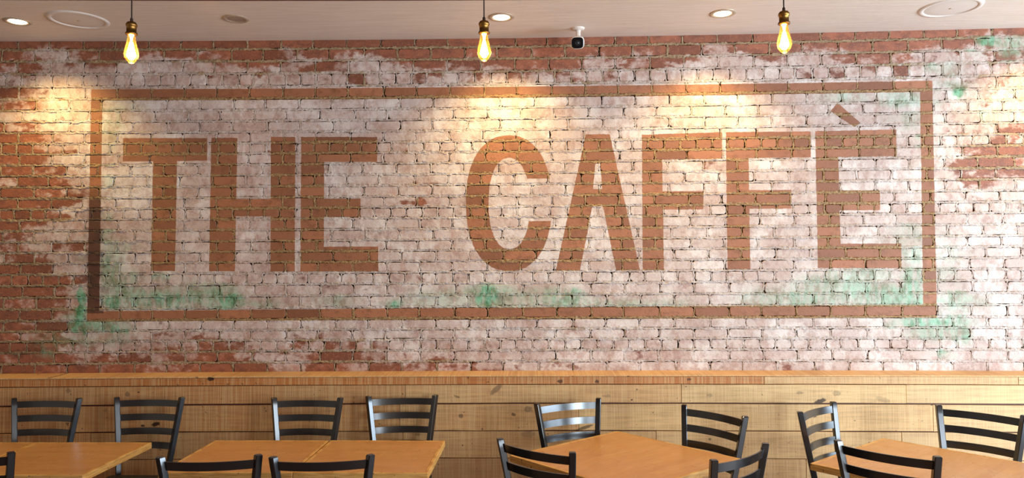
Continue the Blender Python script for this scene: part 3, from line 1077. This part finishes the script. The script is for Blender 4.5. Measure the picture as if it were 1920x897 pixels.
def make_chair():
    """ladder-back chair facing -Y; origin on the floor below the middle of the top of the back"""
    t = empty('ladder_back_chair')
    tw = math.radians(37)
    s = .0145

    def post_ring(x, y, z, side, sz=s):
        a = side * tw
        ca, sa = math.cos(a), math.sin(a)
        c = sz * .22
        sq = [(-sz + c, -sz), (sz - c, -sz), (sz, -sz + c), (sz, sz - c), (sz - c, sz), (-sz + c, sz), (-sz, sz - c), (-sz, -sz + c)]
        return [(x + px * ca - py * sa, y + px * sa + py * ca, z) for px, py in sq]
    # half distance between posts and set-back along the height
    prof = [(.0, .200, .06), (.2, .172, .0), (.40, .148, -.056), (.47, .144, -.064), (.55, .149, -.053), (.655, .1615, -.036), (HT - .004, .1925, 0.0)]

    def at(z):
        zs = [p[0] for p in prof]
        return np.interp(z, zs, [p[1] for p in prof]), np.interp(z, zs, [p[2] for p in prof])
    for side in (-1, 1):
        m = MB()
        rings = []
        for z in (.012, .1, .2, .3, .40, .44, .47, .51, .55, .62, .70, .78, .86, HT - .004):
            hx, y = at(z)
            rings.append(post_ring(side * hx, y, z, -side))
        hx, y = at(HT - .004)
        rings.append(post_ring(side * hx, y + .0005, HT, -side, s * .82))
        m.loft(rings)
        m.build('back_post', MAT_BLACK, t, 'crisp')
        m = MB()
        rings = []
        for z, x, y in ((.012, .175, -.43), (.25, .170, -.42), (.435, .160, -.41)):
            rings.append([(side * x + a, y + b, z) for a, b in ((-.012, -.012), (.012, -.012), (.012, .012), (-.012, .012))])
        m.loft(rings)
        lg = m.build('front_leg', MAT_BLACK, t)
        m = MB(); m.lathe([(0, 0), (.017, 0), (.017, .014), (.012, .02)], 12, side * .175, -.43)
        m.build('foot_cap', MAT_RUBBER, lg)
        m = MB()
        rings = []
        for y, x in ((-.42, .170), (-.01, .170)):
            rings.append([(side * x + a, y, .20 + b) for a, b in ((-.008, -.008), (.008, -.008), (.008, .008), (-.008, .008))])
        m.loft(rings)
        m.build('stretcher', MAT_BLACK, t)
    for k in range(4):
        zt = HT - .020 - k * .0785
        m = MB()
        rings = []
        nseg = 28
        for i in range(nseg + 1):
            u = -1 + 2 * i / nseg
            z1_, z0_ = zt, zt - .036
            ring = []
            for (z, off) in ((z1_, -.0035), (z1_, .0035), (z0_, .0035), (z0_, -.0035)):
                hx, y = at(z)
                bow = .031 * (1 - u * u)
                ring.append((u * (hx - .002), y + off + bow - .002, z))
            rings.append(ring)
        m.loft(rings)
        m.build('slat', MAT_BLACK, t, 'crisp')
    m = MB()
    m.box(-.176, .176, -.435, -.09, .437, .485, bev=.014)
    m.build('seat', MAT_VINYL, t)
    m = MB(); m.box(-.165, .165, -.42, -.05, .425, .4375)
    m.build('seat_frame', MAT_BLACK, t)
    m = MB(); m.box(-.17, .17, -.432, -.416, .245, .262)
    m.build('front_stretcher', MAT_BLACK, t)
    return t


def copy_tree(o, parent=None):
    c = o.copy()
    C.objects.link(c)
    c.parent = parent
    for ch in kids.get(o.name, []):
        copy_tree(ch, c)
    return c


proto = make_chair()
kids = {}
for o in bpy.data.objects:
    if o.parent: kids.setdefault(o.parent.name, []).append(o)
CH = [
    ((26, 747), (149, 747), False, 'black ladder-back chair farthest left against the planks, behind the far left table'),
    ((222, 745), (338, 745), False, 'black ladder-back chair second from left along the planks, right of the chipped table corner'),
    ((516, 746), (636, 746), False, 'black ladder-back chair behind the left one of the two joined tables'),
    ((694, 743), (813, 741), False, 'black ladder-back chair behind the right one of the two joined tables'),
    ((1009, 757), (1120, 747), False, 'black chair with bright blue-lit slats at the left back of the middle turned table'),
    ((1282, 759), (1398, 781), False, 'black chair with dark slats at the right back of the middle turned table'),
    ((1505, 771), (1558, 755), False, 'black chair seen nearly sideways, left back of the far right table'),
    ((1764, 760), (1916, 778.5), False, 'black chair behind the far right table, cut by the right photo edge'),
    ((305, 857), (480, 853), True, 'near black chair with its back to us, before the left joined table'),
    ((517, 857), (690, 853), True, 'near black chair with its back to us, before the right joined table'),
    ((940, 823), (1071, 848), True, 'near black chair at the front left side of the middle turned table'),
    ((1340, 862), (1434, 832), True, 'near black chair with glossy curved slats, front right of the middle turned table'),
    ((1573, 826), (1756, 856), True, 'near black chair at the front left side of the far right table'),
    ((18 - 178, 852), (18, 848), True, 'near black chair at the left photo edge, only its right post showing'),
]
for i, (a, b, near, label) in enumerate(CH):
    A = np.array(on_z(*a, CT)); B = np.array(on_z(*b, CT))
    mid = (A + B) / 2
    ang = math.atan2(B[1] - A[1], B[0] - A[0]) + (math.pi if near else 0)
    o = proto if i == 0 else copy_tree(proto)
    o.location = (mid[0], mid[1], 0)
    o.rotation_euler = (0, 0, ang)
    sc = math.dist(A, B) / .385
    tag(o, label, 'chair', 'black ladder-back cafe chairs')

# ------------------------------------------------------------------ ceiling fixtures
def ceil_pt(px, py):
    x, y = on_z(px, py, 1.389)
    for _ in range(3):
        zr = CEIL_F * (1 + BOW * x * x)
        x, y = on_z(px, py, zr)
    return x, y, CAMZ + zr


def emis(name, rgb, strength):
    n = NT(name)
    n.color(rgb)
    n.b.inputs['Emission Color'].default_value = (*rgb, 1)
    n.b.inputs['Emission Strength'].default_value = strength
    return n.m


MAT_LAMPFACE = emis('lit_lamp_face', (1.0, 0.86, 0.62), 14)
WARM = (1.0, 0.74, 0.30)


def downlight(px, py, label, lit=True, power=46, tilt=(0, .12), color=WARM, loc=None):
    x, y, z = loc if loc else ceil_pt(px, py)
    t = empty('recessed_downlight', (x, y, z))
    tag(t, label, 'ceiling light')
    m = MB()
    m.lathe([(.046, .001), (.048, -.003), (.058, -.0065), (.068, -.005), (.0745, -.0005), (.0745, .002)], 40)
    m.build('trim_ring', MAT_NICKEL, t, True)
    if lit:
        m = MB(); m.lathe([(.0005, -.0085), (.02, -.0083), (.038, -.006), (.047, -.001)], 40)
        f = m.build('lamp_lens', MAT_LAMPFACE, t, True)
        ld = bpy.data.lights.new('downlight_beam', 'SPOT')
        ld.energy = power
        ld.color = color
        ld.spot_size = math.radians(120)
        ld.spot_blend = 0.75
        ld.shadow_soft_size = .03
        lo = bpy.data.objects.new('downlight_beam', ld)
        C.objects.link(lo)
        lo.parent = t
        lo.location = (0, 0, -.02)
        lo.rotation_euler = Vector((tilt[0], tilt[1], -1)).to_track_quat('-Z', 'Y').to_euler()
    else:
        m = MB(); m.lathe([(.0005, -.002), (.03, -.0035), (.045, -.003), (.053, -.001)], 40)
        m.build('lamp_lens', MAT_REFLECTOR, t, True)
    return t


downlight(33, 40, 'lit round downlight in the ceiling at the far left corner')
downlight(442, 35, 'unlit grey downlight in the ceiling right of the left pendant', lit=False)
downlight(940, 32, 'lit round downlight in the ceiling just right of the middle pendant')
downlight(1355, 25, 'lit round downlight in the ceiling left of the right pendant')
# the run of downlights goes on beyond the right edge; its glow is seen on the bricks there
downlight(0, 0, 'lit downlight beyond the right edge of the photo', loc=(3.05, 4.22, bowed(3.05, CEIL_F)))


def grille_mat():
    n = NT('speaker_mesh', rough=0.7)
    P = n.obj()
    v = n.t.nodes.new('ShaderNodeTexVoronoi')
    v.inputs['Scale'].default_value = 260
    v.inputs['Randomness'].default_value = 0.1
    n.t.links.new(P, v.inputs['Vector'])
    n.color(n.mix(n.ramp(v.outputs['Distance'], 0.2, 0.35), srgb(204, 192, 180), srgb(230, 218, 206)))
    return n.m


MAT_GRILLE = grille_mat()


def speaker(px, py, label):
    x, y, z = ceil_pt(px, py)
    t = empty('ceiling_speaker', (x, y, z))
    tag(t, label, 'speaker', 'round speakers set in the ceiling')
    m = MB(); m.lathe([(.132, -.0005), (.133, -.005), (.142, -.008), (.158, -.006), (.163, .001)], 56)
    m.build('rim', MAT_WHITE, t, True)
    m = MB(); m.lathe([(.0005, -.0058), (.07, -.0052), (.12, -.0038), (.1335, -.002)], 56)
    m.build('grille', MAT_GRILLE, t, True)
    m = MB(); m.lathe([(.0005, -.0075), (.008, -.0075), (.009, -.005)], 16)
    m.build('badge', MAT_NICKEL, t, True)


speaker(147, 37, 'large round white ceiling speaker at upper left beside the lit downlight')
speaker(1782, 14, 'large round grey-white ceiling speaker at upper right')

# security camera
x, y, z = ceil_pt(1084, 53)
t = empty('security_camera', (x, y, z))
tag(t, 'small white bullet security camera with black face on the ceiling', 'camera')
m = MB(); m.lathe([(.0005, -.012), (.026, -.012), (.036, -.008), (.040, .001)], 28)
m.build('mounting_base', MAT_WHITE, t, True)
m = MB()
rings = []
for (py_, pz, r) in ((0, -.008, .017), (-.002, -.03, .0135), (-.006, -.048, .014), (-.012, -.062, .015)):
    rings.append([(r * math.cos(a), py_ + r * math.sin(a), pz) for a in np.linspace(0, 2 * math.pi, 16, endpoint=False)])
m.loft(rings)
m.build('stem', MAT_WHITE, t, True)
dirv = Vector((-.10, -.93, -.36)).normalized()
q = dirv.to_track_quat('Z', 'Y')
bc = Vector((-.004, -.03, -.092))


def sup(r, k, n=28, e=3.2):
    out = []
    for i in range(n):
        a = 2 * math.pi * i / n
        ca, sa = math.cos(a), math.sin(a)
        out.append((math.copysign(abs(ca) ** (2 / e), ca) * r, math.copysign(abs(sa) ** (2 / e), sa) * r * .93, k))
    return out


m = MB(); m.loft([sup(.018, -.06, e=2), sup(.03, -.055, e=2.2), sup(.0375, -.03, e=2.4), sup(.0385, .03, e=3), sup(.038, .052), sup(.035, .054)])
b = m.build('housing', MAT_WHITE, t, True); b.location = bc; b.rotation_mode = 'QUATERNION'; b.rotation_quaternion = q
m = MB(); m.loft([sup(.0345, .03, e=3.4), sup(.0345, .057, e=3.4), sup(.033, .058, e=3.4)])
f = m.build('black_face', MAT_GLOSSBLACK, t); f.location = bc; f.rotation_mode = 'QUATERNION'; f.rotation_quaternion = q
m = MB(); m.lathe([(.0005, .0605), (.008, .0600), (.010, .0575)], 20)
l = m.build('lens', MAT_GREYLENS, f, True)
m = MB(); m.lathe([(.011, .058), (.013, .0595), (.015, .058)], 24)
m.build('lens_ring', MAT_IRON, f, True)

# ------------------------------------------------------------------ pendants
ngl = NT('amber_bulb_glass', rough=0.03)
gl = ngl.t.nodes.new('ShaderNodeBsdfTransparent')
gl.inputs[0].default_value = (1.0, 0.76, 0.38, 1)
gs_ = ngl.t.nodes.new('ShaderNodeBsdfGlossy')
gs_.inputs['Roughness'].default_value = 0.05
gs_.inputs[0].default_value = (1, 0.85, 0.6, 1)
fr_ = ngl.t.nodes.new('ShaderNodeLayerWeight'); fr_.inputs[0].default_value = 0.25
gtr = ngl.t.nodes.new('ShaderNodeBsdfTranslucent'); gtr.inputs[0].default_value = (1.0, 0.48, 0.12, 1)
mx0 = ngl.t.nodes.new('ShaderNodeMixShader'); mx0.inputs[0].default_value = 0.10
ngl.t.links.new(gl.outputs[0], mx0.inputs[1]); ngl.t.links.new(gtr.outputs[0], mx0.inputs[2])
mx = ngl.t.nodes.new('ShaderNodeMixShader')
ngl.t.links.new(ngl.math('MULTIPLY', fr_.outputs['Fresnel'], 0.6), mx.inputs[0])
ngl.t.links.new(mx0.outputs[0], mx.inputs[1]); ngl.t.links.new(gs_.outputs[0], mx.inputs[2])
ngl.t.links.new(mx.outputs[0], ngl.t.nodes['Material Output'].inputs['Surface'])
MAT_BULB = ngl.m
MAT_FIL = emis('glowing_filament', (1.0, 0.80, 0.42), 30)


def pendant(px_t, py_t, py_b, label):
    Y = 3.2
    x, zb = on_y(px_t, py_b, Y)
    _, zt = on_y(px_t, py_t, Y)          # top of the brass cap
    zb += CAMZ; zt += CAMZ
    t = empty('pendant_lamp', (x, Y, zb))
    tag(t, label, 'pendant lamp', 'bare bulb pendants hanging on dark cords')
    L = zt - zb
    zc = L - .057                        # lower rim of the cap
    m = MB()
    r = .0305
    prof = [(.0005, 0), (.008, .003), (.018, .012), (.0265, .024), (r, .038), (r * .97, .052), (.0255, .072), (.0195, .094), (.0155, zc - .004), (.0150, zc + .01)]
    m.lathe(prof, 32)
    m.build('glass_bulb', MAT_BULB, t, True)
    m = MB()
    # squirrel-cage filament: several glowing loops
    for k in range(20):
        a = 2 * math.pi * k / 20
        rings = []
        for (rr, zz) in ((.006, zc - .030), (.013, .028), (.0155, .026)):
            pass
        pa = [(.005, zc - .028), (.014, .028)]
        for (r0, z0), (r1, z1) in [((.005, zc - .034), (.0175, .036)), ((.0175, .036), (.007, .020))]:
            a0, a1 = a, a + .3
            p0 = Vector((r0 * math.cos(a0), r0 * math.sin(a0), z0)); p1 = Vector((r1 * math.cos(a1), r1 * math.sin(a1), z1))
            d = (p1 - p0).normalized(); s1 = d.orthogonal().normalized(); s2 = d.cross(s1)
            w = .0024
            m.loft([[p0 + s1 * w, p0 + s2 * w, p0 - s1 * w, p0 - s2 * w], [p1 + s1 * w, p1 + s2 * w, p1 - s1 * w, p1 - s2 * w]])
    m.build('filament', MAT_FIL, t)
    m = MB(); m.lathe([(.0005, zc - .026), (.004, zc - .03), (.006, zc - .012), (.011, zc)], 12)
    m.build('glass_stem', MAT_LAMPFACE, t, True)
    m = MB()
    m.lathe([(.016, zc + .003), (.024, zc), (.0255, zc + .003), (.0245, zc + .008), (.0205, zc + .010), (.0205, zc + .036), (.0235, zc + .038), (.0235, zc + .045), (.018, zc + .054), (.008, zc + .058), (.0065, zc + .060)], 32)
    m.build('brass_socket', MAT_BRASS, t, True)
    m = MB(); m.lathe([(.0062, zc + .057), (.0062, zc + .070), (.0035, zc + .074)], 14)
    m.build('cord_grip', MAT_CORD, t, True)
    m = MB(); m.lathe([(.0029, zc + .070), (.0029, 3.372 - zb)], 12)
    m.build('cord', MAT_CORD, t, True)
    m = MB(); m.lathe([(.0005, 3.355 - zb), (.045, 3.358 - zb), (.055, 3.379 - zb)], 28)
    m.build('ceiling_rose', MAT_BRASS, t, True)
    ld = bpy.data.lights.new('bulb_glow', 'POINT')
    ld.energy = 34
    ld.color = (1.0, 0.62, 0.26)
    ld.shadow_soft_size = .012
    lo = bpy.data.objects.new('bulb_glow', ld)
    C.objects.link(lo); lo.parent = t; lo.location = (0, 0, .05)


pendant(246, 41, 120, 'left bare bulb pendant in aged brass socket, above the letter T')
pendant(908, 39, 116, 'middle bare bulb pendant in aged brass socket, above the letter C')
pendant(1471, 21, 101, 'right bare bulb pendant in aged brass socket, above the second F')
